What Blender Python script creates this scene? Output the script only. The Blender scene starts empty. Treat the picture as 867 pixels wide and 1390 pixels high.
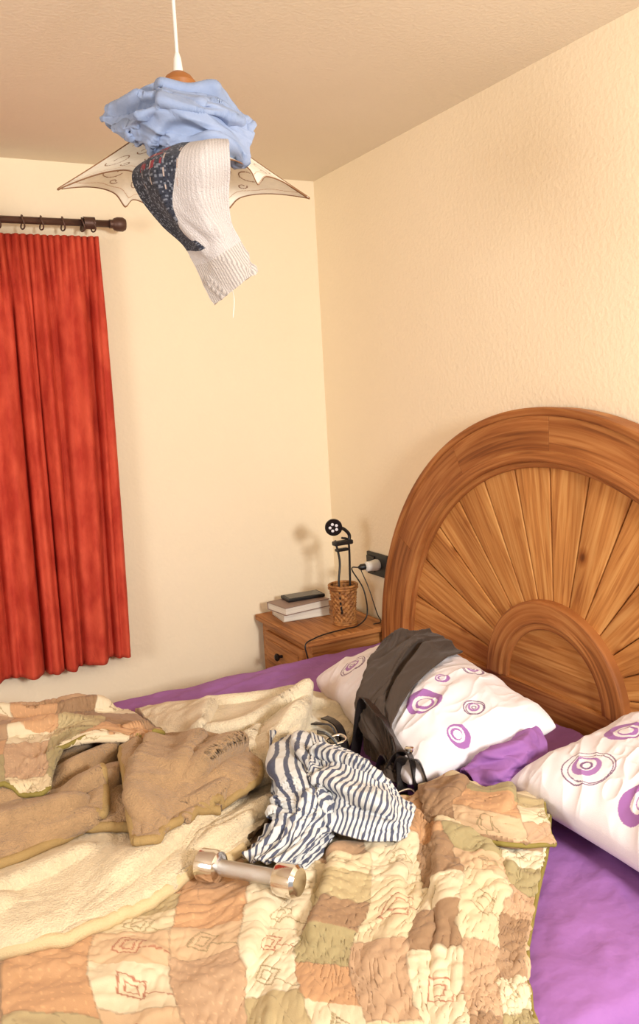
import bpy, bmesh, math
import numpy as np
from mathutils import Vector, Matrix
from mathutils.bvhtree import BVHTree

scene = bpy.context.scene
scene.view_settings.view_transform = 'Standard'
scene.view_settings.look = 'None'

# ------------------------------------------------------------------ helpers
def lin(c):
    out = []
    for v in c[:3]:
        v = v / 255.0
        out.append(v / 12.92 if v <= 0.04045 else ((v + 0.055) / 1.055) ** 2.4)
    return (out[0], out[1], out[2], 1.0)

def linarr(a):
    a = np.clip(np.asarray(a, float) / 255.0, 0, 1)
    return np.where(a <= 0.04045, a / 12.92, ((a + 0.055) / 1.055) ** 2.4)

def _h(ix, iy, s):
    n = (ix * 374761393 + iy * 668265263 + s * 144269) & 0xffffffff
    n = ((n ^ (n >> 13)) * 1274126177) & 0xffffffff
    return ((n ^ (n >> 16)) & 0xffff) / 65535.0

def vn(x, y, seed=0):
    x = np.asarray(x, float); y = np.asarray(y, float)
    ix = np.floor(x).astype(np.int64); iy = np.floor(y).astype(np.int64)
    fx = x - ix; fy = y - iy
    fx = fx * fx * fx * (fx * (fx * 6 - 15) + 10); fy = fy * fy * fy * (fy * (fy * 6 - 15) + 10)
    a = _h(ix, iy, seed); b = _h(ix + 1, iy, seed); c = _h(ix, iy + 1, seed); d = _h(ix + 1, iy + 1, seed)
    return (a * (1 - fx) + b * fx) * (1 - fy) + (c * (1 - fx) + d * fx) * fy

def ridge(x, y, seed=0, w=.38):
    """rounded narrow wrinkles on an otherwise smooth sheet; seeds >= 1000 give sharp creases"""
    n = vn(x, y, seed) * .75 + vn(x * 1.9 + 7, y * 1.9 + 3, seed + 77) * .25
    if seed >= 1000:
        return (1 - np.abs(2 * n - 1)) ** 2.2
    return np.exp(-((2 * n - 1) / w) ** 2)

def catmull1(P, n):
    P = np.asarray(P, float)
    k = len(P)
    ext = np.concatenate([[2 * P[0] - P[1]], P, [2 * P[-1] - P[-2]]])
    t = np.linspace(0, k - 1, n); i = np.minimum(t.astype(int), k - 2); f = t - i
    f = f.reshape((-1,) + (1,) * (P.ndim - 1))
    p0, p1, p2, p3 = ext[i], ext[i + 1], ext[i + 2], ext[i + 3]
    return 0.5 * ((2 * p1) + (-p0 + p2) * f + (2 * p0 - 5 * p1 + 4 * p2 - p3) * f ** 2 + (-p0 + 3 * p1 - 3 * p2 + p3) * f ** 3)

def surf(ctrl, nr, nc):
    C = np.asarray(ctrl, float)
    A = catmull1(C, nr)
    B = catmull1(np.swapaxes(A, 0, 1), nc)
    return np.swapaxes(B, 0, 1)

def normals(G):
    du = np.gradient(G, axis=1); dv = np.gradient(G, axis=0)
    n = np.cross(du, dv)
    l = np.linalg.norm(n, axis=2, keepdims=True); l[l == 0] = 1
    return n / l

def link(ob, parent=None):
    scene.collection.objects.link(ob)
    if parent is not None:
        ob.parent = parent
    return ob

def empty(name):
    e = bpy.data.objects.new(name, None)
    e.empty_display_size = 0.1
    scene.collection.objects.link(e)
    return e

def mesh_obj(name, verts, faces, mat=None, parent=None, smooth=True, uvs=None, cols=None):
    me = bpy.data.meshes.new(name)
    me.from_pydata([tuple(map(float, v)) for v in verts], [], [tuple(map(int, f)) for f in faces])
    if uvs is not None:
        lay = me.uv_layers.new(name='UVMap')
        li = np.zeros(len(me.loops), dtype=np.int64); me.loops.foreach_get('vertex_index', li)
        lay.data.foreach_set('uv', np.asarray(uvs, float)[li].ravel())
    if cols is not None:
        ca = me.color_attributes.new('Col', 'FLOAT_COLOR', 'POINT')
        c4 = np.ones((len(verts), 4)); c4[:, :3] = cols
        ca.data.foreach_set('color', c4.ravel())
    if mat: me.materials.append(mat)
    me.update()
    if smooth:
        me.polygons.foreach_set('use_smooth', [True] * len(me.polygons))
    ob = bpy.data.objects.new(name, me)
    return link(ob, parent)

def grid_faces(nr, nc, wrap=False):
    r = np.arange(nr - 1)[:, None]; c = np.arange(nc - (0 if wrap else 1))[None, :]
    c2 = (c + 1) % nc
    a = r * nc + c; b = r * nc + c2; d = (r + 1) * nc + c; e = (r + 1) * nc + c2
    return np.stack([a, b, e, d], axis=2).reshape(-1, 4)

def box(name, lo, hi, mat, parent=None, bevel=0.0, seg=2):
    x0, y0, z0 = lo; x1, y1, z1 = hi
    v = [(x0,y0,z0),(x1,y0,z0),(x1,y1,z0),(x0,y1,z0),(x0,y0,z1),(x1,y0,z1),(x1,y1,z1),(x0,y1,z1)]
    f = [(0,3,2,1),(4,5,6,7),(0,1,5,4),(1,2,6,5),(2,3,7,6),(3,0,4,7)]
    ob = mesh_obj(name, v, f, mat, parent, smooth=False)
    me = ob.data
    lay = me.uv_layers.new(name='UVMap')
    for p in me.polygons:
        n = p.normal
        for li in p.loop_indices:
            co = me.vertices[me.loops[li].vertex_index].co
            if abs(n.z) > .5: uv = (co.x, co.y)
            elif abs(n.x) > .5: uv = (co.z, co.y)
            else: uv = (co.z, co.x)
            lay.data[li].uv = uv
    if bevel > 0:
        m = ob.modifiers.new('bev', 'BEVEL'); m.width = bevel; m.segments = seg; m.limit_method = 'ANGLE'
    return ob

def tube(name, pts, r, mat, parent=None, n=None, seg=10, radii=None):
    pts = np.asarray(pts, float)
    n = n or max(8, len(pts) * 8)
    C = catmull1(pts, n) if len(pts) > 2 else pts[0] + np.linspace(0, 1, n)[:, None] * (pts[1] - pts[0])
    R = np.full(n, r) if radii is None else np.interp(np.linspace(0, 1, n), np.linspace(0, 1, len(radii)), radii)
    T = np.gradient(C, axis=0); T /= np.linalg.norm(T, axis=1, keepdims=True) + 1e-12
    up = np.array([0, 0, 1.0]) if abs(T[0][2]) < .9 else np.array([1.0, 0, 0])
    V = []
    prev = None
    th = np.linspace(0, 2 * np.pi, seg, endpoint=False)
    for i in range(n):
        if prev is None:
            a = np.cross(T[i], up)
        else:
            a = prev - T[i] * np.dot(prev, T[i])
        a /= np.linalg.norm(a) + 1e-12; prev = a
        b = np.cross(T[i], a)
        V.append(C[i] + R[i] * (np.cos(th)[:, None] * a + np.sin(th)[:, None] * b))
    V = np.concatenate(V)
    F = [tuple(f) for f in grid_faces(n, seg, True)]
    F.append(tuple(range(seg - 1, -1, -1))); F.append(tuple(range((n - 1) * seg, n * seg)))
    return mesh_obj(name, V, F, mat, parent)

def ribbon(name, pts, w, t, mat, parent=None, n=60, roll=None):
    C = catmull1(np.asarray(pts, float), n)
    T = np.gradient(C, axis=0); T /= np.linalg.norm(T, axis=1, keepdims=True)
    rl_ = np.interp(np.linspace(0, 1, n), np.linspace(0, 1, len(roll or [0, 0])), np.radians(roll or [0, 0]))
    V = []
    for i in range(n):
        s = np.cross(T[i], [0, 0, 1]); s /= np.linalg.norm(s) + 1e-9
        u = np.cross(s, T[i])
        s2 = s * math.cos(rl_[i]) + u * math.sin(rl_[i]); u2 = -s * math.sin(rl_[i]) + u * math.cos(rl_[i])
        for a, b in ((-1, -1), (1, -1), (1, 1), (-1, 1)):
            V.append(C[i] + s2 * a * w / 2 + u2 * b * t / 2)
    F = [tuple(f) for f in grid_faces(n, 4, True)] + [(3, 2, 1, 0), tuple(range((n - 1) * 4, n * 4))]
    ob = mesh_obj(name, V, F, mat, parent)
    m = ob.modifiers.new('es', 'EDGE_SPLIT'); m.split_angle = math.radians(40)
    return ob

def lathe(name, prof, center, mat, parent=None, seg=48, axis=None):
    th = np.linspace(0, 2 * np.pi, seg, endpoint=False)
    V = []
    for r, z in prof:
        V.append(np.stack([r * np.cos(th), r * np.sin(th), np.full(seg, z)], 1))
    V = np.concatenate(V)
    F = [tuple(f) for f in grid_faces(len(prof), seg, True)]
    if prof[0][0] > 1e-5: F.append(tuple(range(seg - 1, -1, -1)))
    if prof[-1][0] > 1e-5: F.append(tuple(range((len(prof) - 1) * seg, len(prof) * seg)))
    if axis is not None:
        q = Vector((0, 0, 1)).rotation_difference(Vector(axis).normalized()).to_matrix()
        V = V @ np.array(q).T
    V = V + np.asarray(center, float)
    ob = mesh_obj(name, V, F, mat, parent)
    m = ob.modifiers.new('es', 'EDGE_SPLIT'); m.split_angle = math.radians(40)
    return ob

# ------------------------------------------------------------------ materials
def newmat(name):
    m = bpy.data.materials.new(name); m.use_nodes = True
    nt = m.node_tree; b = nt.nodes['Principled BSDF']
    return m, nt, b

def bump(nt, b, scale, strength, dist=0.01, detail=4, coord='Object', stretch=None):
    tc = nt.nodes.new('ShaderNodeTexCoord'); no = nt.nodes.new('ShaderNodeTexNoise'); bp = nt.nodes.new('ShaderNodeBump')
    no.inputs['Scale'].default_value = scale; no.inputs['Detail'].default_value = detail
    src = tc.outputs[coord]
    if stretch:
        mp = nt.nodes.new('ShaderNodeMapping'); mp.inputs['Scale'].default_value = stretch
        nt.links.new(src, mp.inputs[0]); src = mp.outputs[0]
    nt.links.new(src, no.inputs['Vector']); nt.links.new(no.outputs['Fac'], bp.inputs['Height'])
    bp.inputs['Strength'].default_value = strength; bp.inputs['Distance'].default_value = dist
    nt.links.new(bp.outputs[0], b.inputs['Normal'])
    return no

def mat_plain(name, c, rough=.6, metal=0, bscale=0, bstr=.2, bdist=.005, c2=None, nscale=5, sheen=0, spec=.5, stretch=None):
    m, nt, b = newmat(name)
    b.inputs['Roughness'].default_value = rough; b.inputs['Metallic'].default_value = metal
    b.inputs['Specular IOR Level'].default_value = spec
    if sheen:
        b.inputs['Sheen Weight'].default_value = sheen
    tc = nt.nodes.new('ShaderNodeTexCoord'); no = nt.nodes.new('ShaderNodeTexNoise'); rp = nt.nodes.new('ShaderNodeValToRGB')
    no.inputs['Scale'].default_value = nscale; no.inputs['Detail'].default_value = 5
    src = tc.outputs['Object']
    if stretch:
        mp = nt.nodes.new('ShaderNodeMapping'); mp.inputs['Scale'].default_value = stretch
        nt.links.new(src, mp.inputs[0]); src = mp.outputs[0]
    nt.links.new(src, no.inputs['Vector']); nt.links.new(no.outputs['Fac'], rp.inputs['Fac'])
    c2 = c2 or tuple(x * .93 for x in c)
    rp.color_ramp.elements[0].position = .35; rp.color_ramp.elements[1].position = .65
    rp.color_ramp.elements[0].color = lin(c2); rp.color_ramp.elements[1].color = lin(c)
    nt.links.new(rp.outputs['Color'], b.inputs['Base Color'])
    if bscale: bump(nt, b, bscale, bstr, bdist)
    return m

def mat_attr(name, rough=.9, bscale=600, bstr=.25, bdist=.002, sheen=.1, vary=.06):
    m, nt, b = newmat(name)
    b.inputs['Roughness'].default_value = rough; b.inputs['Sheen Weight'].default_value = sheen
    b.inputs['Specular IOR Level'].default_value = .2
    at = nt.nodes.new('ShaderNodeAttribute'); at.attribute_name = 'Col'
    no = bump(nt, b, bscale, bstr, bdist)
    mx = nt.nodes.new('ShaderNodeMixRGB'); mx.blend_type = 'MULTIPLY'; mx.inputs['Fac'].default_value = vary * 2
    nt.links.new(at.outputs['Color'], mx.inputs[1]); nt.links.new(no.outputs['Fac'], mx.inputs[2])
    nt.links.new(mx.outputs[0], b.inputs['Base Color'])
    return m

def mat_wood(name, light, mid, dark, knots=True, rough=.52):
    m, nt, b = newmat(name)
    b.inputs['Roughness'].default_value = rough
    b.inputs['Specular IOR Level'].default_value = .3
    uv = nt.nodes.new('ShaderNodeTexCoord')
    mp = nt.nodes.new('ShaderNodeMapping'); mp.inputs['Scale'].default_value = (70, 3.2, 1)
    nz = nt.nodes.new('ShaderNodeTexNoise'); nz.inputs['Scale'].default_value = 1; nz.inputs['Detail'].default_value = 7; nz.inputs['Distortion'].default_value = .8
    rp = nt.nodes.new('ShaderNodeValToRGB')
    e = rp.color_ramp.elements; e[0].position = .30; e[0].color = lin(dark); e[1].position = .66; e[1].color = lin(light)
    k = e.new(.47); k.color = lin(mid)
    nt.links.new(uv.outputs['UV'], mp.inputs[0]); nt.links.new(mp.outputs[0], nz.inputs['Vector']); nt.links.new(nz.outputs['Fac'], rp.inputs['Fac'])
    mp2 = nt.nodes.new('ShaderNodeMapping'); mp2.inputs['Scale'].default_value = (11, 1.6, 1)
    n2 = nt.nodes.new('ShaderNodeTexNoise'); n2.inputs['Scale'].default_value = 1; n2.inputs['Detail'].default_value = 3
    r2 = nt.nodes.new('ShaderNodeValToRGB'); r2.color_ramp.elements[0].position = .35; r2.color_ramp.elements[1].position = .6
    r2.color_ramp.elements[0].color = (.62, .53, .46, 1); r2.color_ramp.elements[1].color = (1, 1, 1, 1)
    nt.links.new(uv.outputs['UV'], mp2.inputs[0]); nt.links.new(mp2.outputs[0], n2.inputs['Vector']); nt.links.new(n2.outputs['Fac'], r2.inputs['Fac'])
    mx = nt.nodes.new('ShaderNodeMixRGB'); mx.blend_type = 'MULTIPLY'; mx.inputs['Fac'].default_value = .75
    nt.links.new(rp.outputs[0], mx.inputs[1]); nt.links.new(r2.outputs[0], mx.inputs[2])
    out = mx.outputs[0]
    if knots:
        mp3 = nt.nodes.new('ShaderNodeMapping'); mp3.inputs['Scale'].default_value = (8.0, 5.2, 1)
        vo = nt.nodes.new('ShaderNodeTexVoronoi'); vo.inputs['Scale'].default_value = 1
        r3 = nt.nodes.new('ShaderNodeValToRGB')
        q = r3.color_ramp.elements; q[0].position = .04; q[0].color = lin((88, 40, 18)); q[1].position = .20; q[1].color = (1, 1, 1, 1)
        z = q.new(.08); z.color = (.26, .14, .07, 1)
        z = q.new(.11); z.color = (.62, .47, .36, 1)
        nt.links.new(uv.outputs['UV'], mp3.inputs[0]); nt.links.new(mp3.outputs[0], vo.inputs['Vector']); nt.links.new(vo.outputs['Distance'], r3.inputs['Fac'])
        m3 = nt.nodes.new('ShaderNodeMixRGB'); m3.blend_type = 'MULTIPLY'; m3.inputs['Fac'].default_value = .9
        nt.links.new(out, m3.inputs[1]); nt.links.new(r3.outputs[0], m3.inputs[2]); out = m3.outputs[0]
    nt.links.new(out, b.inputs['Base Color'])
    bp = nt.nodes.new('ShaderNodeBump'); bp.inputs['Strength'].default_value = .2; bp.inputs['Distance'].default_value = .002
    nt.links.new(nz.outputs['Fac'], bp.inputs['Height']); nt.links.new(bp.outputs[0], b.inputs['Normal'])
    return m

M_wall = mat_plain('wall_plaster', (252, 236, 207), .9, bscale=70, bstr=.32, bdist=.006, c2=(250, 234, 204), nscale=2, spec=.2)
M_ceil = mat_plain('ceiling_plaster', (236, 222, 200), .95, bscale=90, bstr=.3, bdist=.006, c2=(233, 219, 196), nscale=2, spec=.1)
M_floor = mat_plain('floor_tile', (200, 180, 160), .5, nscale=6)
M_wood = mat_wood('pine_wood', (222, 166, 100), (204, 140, 76), (166, 104, 54))
M_woodD = mat_wood('pine_wood_frame', (192, 132, 76), (170, 106, 56), (130, 78, 40), knots=False)
M_wood_ns = mat_wood('nightstand_wood', (194, 136, 80), (172, 112, 60), (130, 82, 44))
M_blackm = mat_plain('dark_metal', (40, 32, 30), .45, metal=.7)
M_black = mat_plain('black_plastic', (22, 21, 22), .4)
M_white = mat_plain('white_plastic', (235, 232, 225), .4)
M_chrome = mat_plain('chrome', (235, 232, 230), .14, metal=1)
M_chrome2 = mat_plain('knurled_chrome', (215, 212, 208), .3, metal=1, bscale=900, bstr=.8, bdist=.002)
M_curt = mat_plain('red_velvet', (212, 86, 62), .8, c2=(184, 60, 44), nscale=20, bscale=160, bstr=.4, bdist=.003, stretch=(1, 1, .45), spec=.2)
M_purple = mat_plain('purple_cotton', (156, 104, 172), .85, c2=(148, 96, 164), nscale=4, bscale=9, bstr=.45, bdist=.03)
M_cloth = mat_attr('printed_cloth')
M_fleece = mat_attr('fleece_cloth', bscale=230, bstr=.8, bdist=.007, sheen=.2, vary=.06)
M_knit = mat_attr('knit_cloth', bscale=420, bstr=.8, bdist=.004, sheen=.1, vary=.08)
M_pipe = mat_plain('olive_piping', (140, 124, 56), .8)
M_hem = mat_plain('fleece_hem', (214, 190, 146), .9, bscale=300, bstr=.4)
M_hemT = mat_plain('tan_hem', (168, 138, 88), .9, bscale=300, bstr=.4)

# ------------------------------------------------------------------ camera
cam_d = bpy.data.cameras.new('camera'); cam = bpy.data.objects.new('camera', cam_d); scene.collection.objects.link(cam)
Rm = Matrix(((0.8808, 0.0983, -0.4631), (-0.4702, 0.0675, -0.8800), (-0.0552, 0.9929, 0.1057)))
q = Rm.to_quaternion(); q.normalize()
cam.rotation_mode = 'QUATERNION'; cam.rotation_quaternion = q
cam.location = (0, 0, 1.6)
cam_d.sensor_width = 36; cam_d.lens = 29.03; cam_d.shift_y = -0.0324; cam_d.clip_start = .02
scene.camera = cam

# ------------------------------------------------------------------ cloth modelling
BV = []
def add_support(V, F):
    BV.append(BVHTree.FromPolygons([tuple(map(float, v)) for v in np.asarray(V).reshape(-1, 3)], [tuple(int(i) for i in f) for f in F]))

def top_z(x, y, base=.60):
    z = base
    for b in BV:
        h = b.ray_cast(Vector((x, y, 1.5)), Vector((0, 0, -1)))
        if h[0] is not None: z = max(z, h[0].z)
    return z

def settle_on(gap):
    """keep every point of a cloth at least `gap` above whatever already lies on the bed"""
    def f(G):
        nr, nc = G.shape[:2]
        st = 3
        ri = np.unique(np.append(np.arange(0, nr, st), nr - 1)); ci = np.unique(np.append(np.arange(0, nc, st), nc - 1))
        C = np.array([[top_z(G[i, j, 0], G[i, j, 1], -1) for j in ci] for i in ri])
        tmp = np.array([np.interp(np.arange(nc), ci, row) for row in C])
        o = np.array([np.interp(np.arange(nr), ri, tmp[:, j]) for j in range(nc)]).T
        return o + gap
    return f

def crease_field(X, Y, creases):
    """crests laid over the cloth; steep on the narrow side, leaning over it. returns height and shift"""
    D = np.zeros(X.shape); SX = np.zeros(X.shape); SY = np.zeros(X.shape)
    for cr in creases:
        pts, wl, wr_, h = cr[:4]; lean = cr[4] if len(cr) > 4 else .6
        P_ = catmull1(np.array(pts, float), max(14, 9 * len(pts))) if len(pts) > 2 else np.array(pts, float)
        best = np.full(X.shape, 1e9); sg = np.zeros(X.shape); tt = np.zeros(X.shape); NX = np.zeros(X.shape); NY = np.zeros(X.shape)
        m = len(P_) - 1
        for i in range(m):
            a, b = P_[i], P_[i + 1]; d = b - a; L = d @ d + 1e-12; ln = math.sqrt(L)
            t = np.clip(((X - a[0]) * d[0] + (Y - a[1]) * d[1]) / L, 0, 1)
            ex = X - a[0] - t * d[0]; ey = Y - a[1] - t * d[1]
            r = np.hypot(ex, ey); k = r < best
            best = np.where(k, r, best); sg = np.where(k, np.sign(d[0] * ey - d[1] * ex), sg); tt = np.where(k, (i + t) / m, tt)
            NX = np.where(k, -d[1] / ln, NX); NY = np.where(k, d[0] / ln, NY)
        w = np.where(sg > 0, wl, wr_)
        e = np.clip(np.minimum(tt, 1 - tt) * 4 + .05, 0, 1); env = e * e * (3 - 2 * e)
        q_ = best / w
        g = env * (.6 * np.exp(-q_ ** 2) + .4 * np.exp(-(q_ * 1.6) ** 1.2))
        D += h * g
        dirn = 1 if wl < wr_ else -1
        SX += dirn * lean * abs(h) * NX * g; SY += dirn * lean * abs(h) * NY * g
    return D, SX, SY

def fold_field(u, v, folds):
    D = np.zeros(u.shape)
    for (amp, fa, fb, ang, seed) in folds:
        t = math.radians(ang)
        wa = (vn(u * 3, v * 3, seed + 31) - .5) * .7
        ct = np.cos(t); st = np.sin(t)
        a = ct * u + st * v; b = -st * u + ct * v
        a = a + wa * .12
        w = (vn(a * 5, b * 5, seed + 50) - .5) * .12
        mod = .55 + .9 * vn(u * 4 + 11, v * 4 + 5, seed + 21)
        D += amp * (ridge((a + w) * fa, b * fb, seed) * mod - .35)
    return D

def cloth(name, ctrl, nr, nc, folds, thick=.012, colf=None, mat=None, parent=None, piping=None, hem_r=.005, settle=None, edge=0.0,
          creases=(), uvcreases=(), out=None, support=True):
    G = surf(ctrl, nr, nc)
    ul = np.mean(np.sum(np.linalg.norm(np.diff(G, axis=1), axis=2), axis=1))
    vl = np.mean(np.sum(np.linalg.norm(np.diff(G, axis=0), axis=2), axis=0))
    u, v = np.meshgrid(np.linspace(0, ul, nc), np.linspace(0, vl, nr))
    N = normals(G)
    ref = np.array([0, 0, 1.0]) if out is None else np.asarray(out, float)
    if (N @ ref).mean() < 0: N = -N
    if creases:
        D, sx, sy = crease_field(G[..., 0], G[..., 1], creases)
        G = G + N * D[..., None]; G[..., 0] += sx; G[..., 1] += sy
    if uvcreases:
        D, sx, sy = crease_field(u / ul, v / vl * (vl / ul), [([(p[0], p[1] * vl / ul) for p in c[0]],) + tuple(x / ul for x in c[1:3]) + tuple(c[3:]) for c in uvcreases])
        Tu = np.gradient(G, axis=1); Tu /= np.linalg.norm(Tu, axis=2, keepdims=True) + 1e-9
        Tv = np.gradient(G, axis=0); Tv /= np.linalg.norm(Tv, axis=2, keepdims=True) + 1e-9
        G = G + N * D[..., None] + Tu * sx[..., None] + Tv * sy[..., None]
    N = normals(G)
    if (N @ ref).mean() < 0: N = -N
    D = fold_field(u, v, folds)
    if edge:
        s = np.minimum(np.minimum(u, ul - u), np.minimum(v, vl - v))
        k = np.clip(s / edge, 0, 1); D = D * (0.35 + .65 * k) - .5 * edge * (1 - k) ** 2
    G = G + N * D[..., None]
    if settle is not None:
        G[..., 2] = np.maximum(G[..., 2], settle(G))
    cols = None
    if colf is not None:
        cols = linarr(np.broadcast_to(colf(u, v, ul, vl), (nr, nc, 3)).reshape(-1, 3))
    ob = mesh_obj(name, G.reshape(-1, 3), grid_faces(nr, nc), mat, parent, uvs=np.stack([u, v], 2).reshape(-1, 2), cols=cols)
    m = ob.modifiers.new('solid', 'SOLIDIFY'); m.thickness = thick; m.offset = 0
    if support:
        S = G[::4, ::4] + np.array([0, 0, thick / 2]); add_support(S, grid_faces(S.shape[0], S.shape[1]))
    if piping:
        for k, side in enumerate(piping):
            e = {'t': G[0], 'b': G[-1], 'l': G[:, 0], 'r': G[:, -1]}[side]
            step = max(1, len(e) // 90)
            tube(name + '_edge_%d' % k, e[::step], hem_r, piping[side], parent, n=len(e[::step]) * 2, seg=8)
    return ob, G

def solid(c):
    return lambda u, v, ul, vl: np.array(c, float)

# ------------------------------------------------------------------ bed sheet / mattress
bed = empty('double_bed')
def mattress_grid(nx, ny):
    x0, x1, y0, y1, z0, z1 = -.34, 1.665, .86, 2.71, .36, .60
    X = np.linspace(-1, 1, nx); Y = np.linspace(-1, 1, ny)
    gx, gy = np.meshgrid(X, Y)
    def prof(t):
        a = np.abs(t); e = .90
        w = np.clip((a - e) / (1 - e), 0, 1)
        pos = np.sign(t) * np.where(a < e, a / e * .97, .97 + .03 * np.sin(np.clip(w * 3, 0, 1) * np.pi / 2))
        drop = np.where(w < .333, 1 - np.cos(np.clip(w * 3, 0, 1) * np.pi / 2), 1 + (w - .333) * 6.5)
        drop = np.where(a < e, 0, drop)
        return pos, drop
    px, dx = prof(gx); py, dy = prof(gy)
    d = np.maximum(dx, dy)
    xx = (x0 + x1) / 2 + px * (x1 - x0) / 2; yy = (y0 + y1) / 2 + py * (y1 - y0) / 2
    zz = z1 - d * .045
    wr = .007 * ridge(xx * 3 + yy * 2, yy * 8 - xx * 3, 3) + .004 * ridge(xx * 12 - yy * 5, yy * 7, 5) + .004 * ridge(xx * 9 + yy * 8, yy * 18 - xx * 6, 1005)
    zz = zz + np.where(d < .5, wr, 0)
    return np.stack([xx, yy, zz], 2)
mesh_obj('purple_sheet', mattress_grid(300, 280).reshape(-1, 3), grid_faces(280, 300), M_purple, bed)
add_support(mattress_grid(60, 60), grid_faces(60, 60))
box('mattress_core', (-.32, .885, .34), (1.66, 2.685, .57), M_white, bed, .03)
box('side_rail_far', (-.36, 2.66, .22), (1.67, 2.70, .40), M_woodD, bed, .005)
box('side_rail_near', (-.36, .88, .22), (1.67, .92, .40), M_woodD, bed, .005)
box('foot_rail', (-.40, .88, .22), (-.35, 2.70, .46), M_woodD, bed, .005)
box('slat_base', (-.35, .92, .30), (1.665, 2.66, .345), M_wood, bed)
for i, (x, y) in enumerate(((-.38, .92), (-.38, 2.66), (1.62, .92), (1.62, 2.66))):
    box('leg_%d' % i, (x - .03, y - .04, 0), (x + .03, y + .04, .33), M_woodD, bed, .006)

# ------------------------------------------------------------------ quilt
PAL = [(222, 204, 172), (192, 158, 126), (168, 152, 112), (198, 154, 114), (230, 214, 184), (170, 138, 108), (216, 196, 160), (184, 164, 124), (158, 126, 96), (208, 176, 140)]
def quilt_col(seed=0, su=.115, sv=.17):
    def f(u, v, ul, vl):
        uw = u + .012 * np.sin(v * 14) + .01 * vn(u * 9, v * 9, 3); vw = v + .008 * np.sin(u * 17)
        iu = np.floor(uw / su).astype(int)
        off = _h(iu, iu * 0 + 3, seed + 9) * sv
        iv = np.floor((vw + off) / sv).astype(int)
        fu = uw / su - iu; fv = (vw + off) / sv - iv
        sp = (_h(iu, iv, seed + 1) > .45)
        half = (fv > .5) & sp
        hh = _h(iu, iv * 2 + half, seed + 2)
        idx = (hh * len(PAL)).astype(int) % len(PAL)
        c = np.array(PAL, float)[idx]
        light = (idx == 0) | (idx == 4) | (idx == 6) | (idx == 9)
        k = _h(iu, iv * 2 + half, seed + 4)
        hgt = np.where(sp, sv / 2, sv)
        fvv = np.where(sp, (fv * 2) % 1, fv)
        a = (fu - .5) * su; b = (fvv - .5) * hgt
        t = .6 + k * .8
        ar = a * np.cos(t) - b * np.sin(t); br = a * np.sin(t) + b * np.cos(t)
        m1 = np.maximum(np.abs(ar), np.abs(br)); r = np.hypot(a, b)
        sc_ = np.where(sp, .72, 1.0)
        lines = (np.abs(m1 - .024 * sc_) < .0014) | (np.abs(m1 - .012 * sc_) < .0012) | ((np.abs(ar + .003) < .0010) & (br > .024 * sc_))
        lines2 = (np.abs(r - .020 * sc_ - .004 * np.sin(np.arctan2(b, a) * 3)) < .0013) | (np.abs(r - .011 * sc_) < .0011) | ((np.abs(a + .008 * np.sin(b * 60)) < .0010) & (b > .01))
        ln = np.where(k > .5, lines, lines2) & light
        ink = np.where((k > .82)[..., None], np.array([160, 92, 70.]), np.array([146, 128, 92.]))
        c = np.where(ln[..., None], c * .25 + ink * .75, c)
        vine = (np.abs(np.sin(uw * 60 + 1.5 * np.sin(vw * 25))) < .035) & (~light) & (k > .4)
        c = np.where(vine[..., None], c * .88, c)
        dots = (np.hypot((uw / .012) % 1 - .5, (vw / .012) % 1 - .5) < .14) & (~light) & (k <= .4)
        c = np.where(dots[..., None], c * 1.10, c)
        seam = (np.minimum(fu, 1 - fu) * su < .0014) | (np.minimum(fv, 1 - fv) * sv < .0014)
        c = np.where(seam[..., None], c * .87, c)
        return c
    return f

quilt = empty('patchwork_quilt')
Q = [[(.02,2.05,.61),(.36,1.86,.61),(.634,1.66,.635),(.85,1.535,.665),(1.053,1.483,.67),(1.19,1.285,.655)],
     [(.00,1.84,.62),(.332,1.625,.63),(.575,1.475,.645),(.795,1.385,.66),(.96,1.33,.66),(1.10,1.20,.645)],
     [(-.02,1.66,.625),(.278,1.49,.635),(.503,1.354,.65),(.713,1.252,.655),(.88,1.19,.65),(.985,1.11,.625)],
     [(-.03,1.48,.635),(.24,1.33,.64),(.443,1.20,.65),(.605,1.11,.65),(.75,1.01,.65),(.865,1.0,.622)],
     [(-.05,1.20,.635),(.2,1.06,.64),(.38,.96,.645),(.52,.90,.645),(.65,.87,.64),(.77,.87,.622)],
     [(-.06,.84,.56),(.18,.82,.56),(.36,.81,.56),(.50,.81,.56),(.63,.81,.55),(.75,.81,.55)],
     [(-.06,.80,.38),(.18,.79,.38),(.36,.78,.38),(.50,.78,.38),(.63,.79,.38),(.74,.80,.38)]]
cloth('quilt_spread', Q, 500, 540, [(.010, 7, 2.5, 60, 11), (.009, 13, 4, 20, 12), (.007, 17, 6, 110, 1016), (.005, 30, 10, 75, 1013), (.0035, 48, 18, 40, 14), (.002, 90, 40, 10, 1015)], .014,
      quilt_col(3, .105, .16), M_cloth, quilt, {'r': M_pipe, 't': M_pipe}, .005,
      creases=[([(1.02,1.42),(.88,1.24),(.78,1.05)], .05, .022, .024), ([(.78,1.44),(.68,1.30),(.54,1.16)], .05, .022, .028), ([(.93,1.42),(.80,1.30),(.68,1.12)], .02, .04, .02),
               ([(.62,1.40),(.50,1.30),(.36,1.10)], .022, .05, .022), ([(1.06,1.34),(.95,1.2),(.90,1.08)], .02, .03, .014)])
QR = [[(1.04,1.56,.66),(1.10,1.49,.68),(1.135,1.40,.68),(1.22,1.34,.670)],
      [(1.00,1.50,.685),(1.04,1.42,.70),(1.09,1.33,.705),(1.17,1.28,.69)],
      [(.963,1.43,.69),(.99,1.365,.70),(1.04,1.265,.705),(1.13,1.235,.685)],
      [(.955,1.40,.670),(.985,1.33,.670),(1.03,1.24,.670),(1.12,1.20,.655)]]
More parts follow.
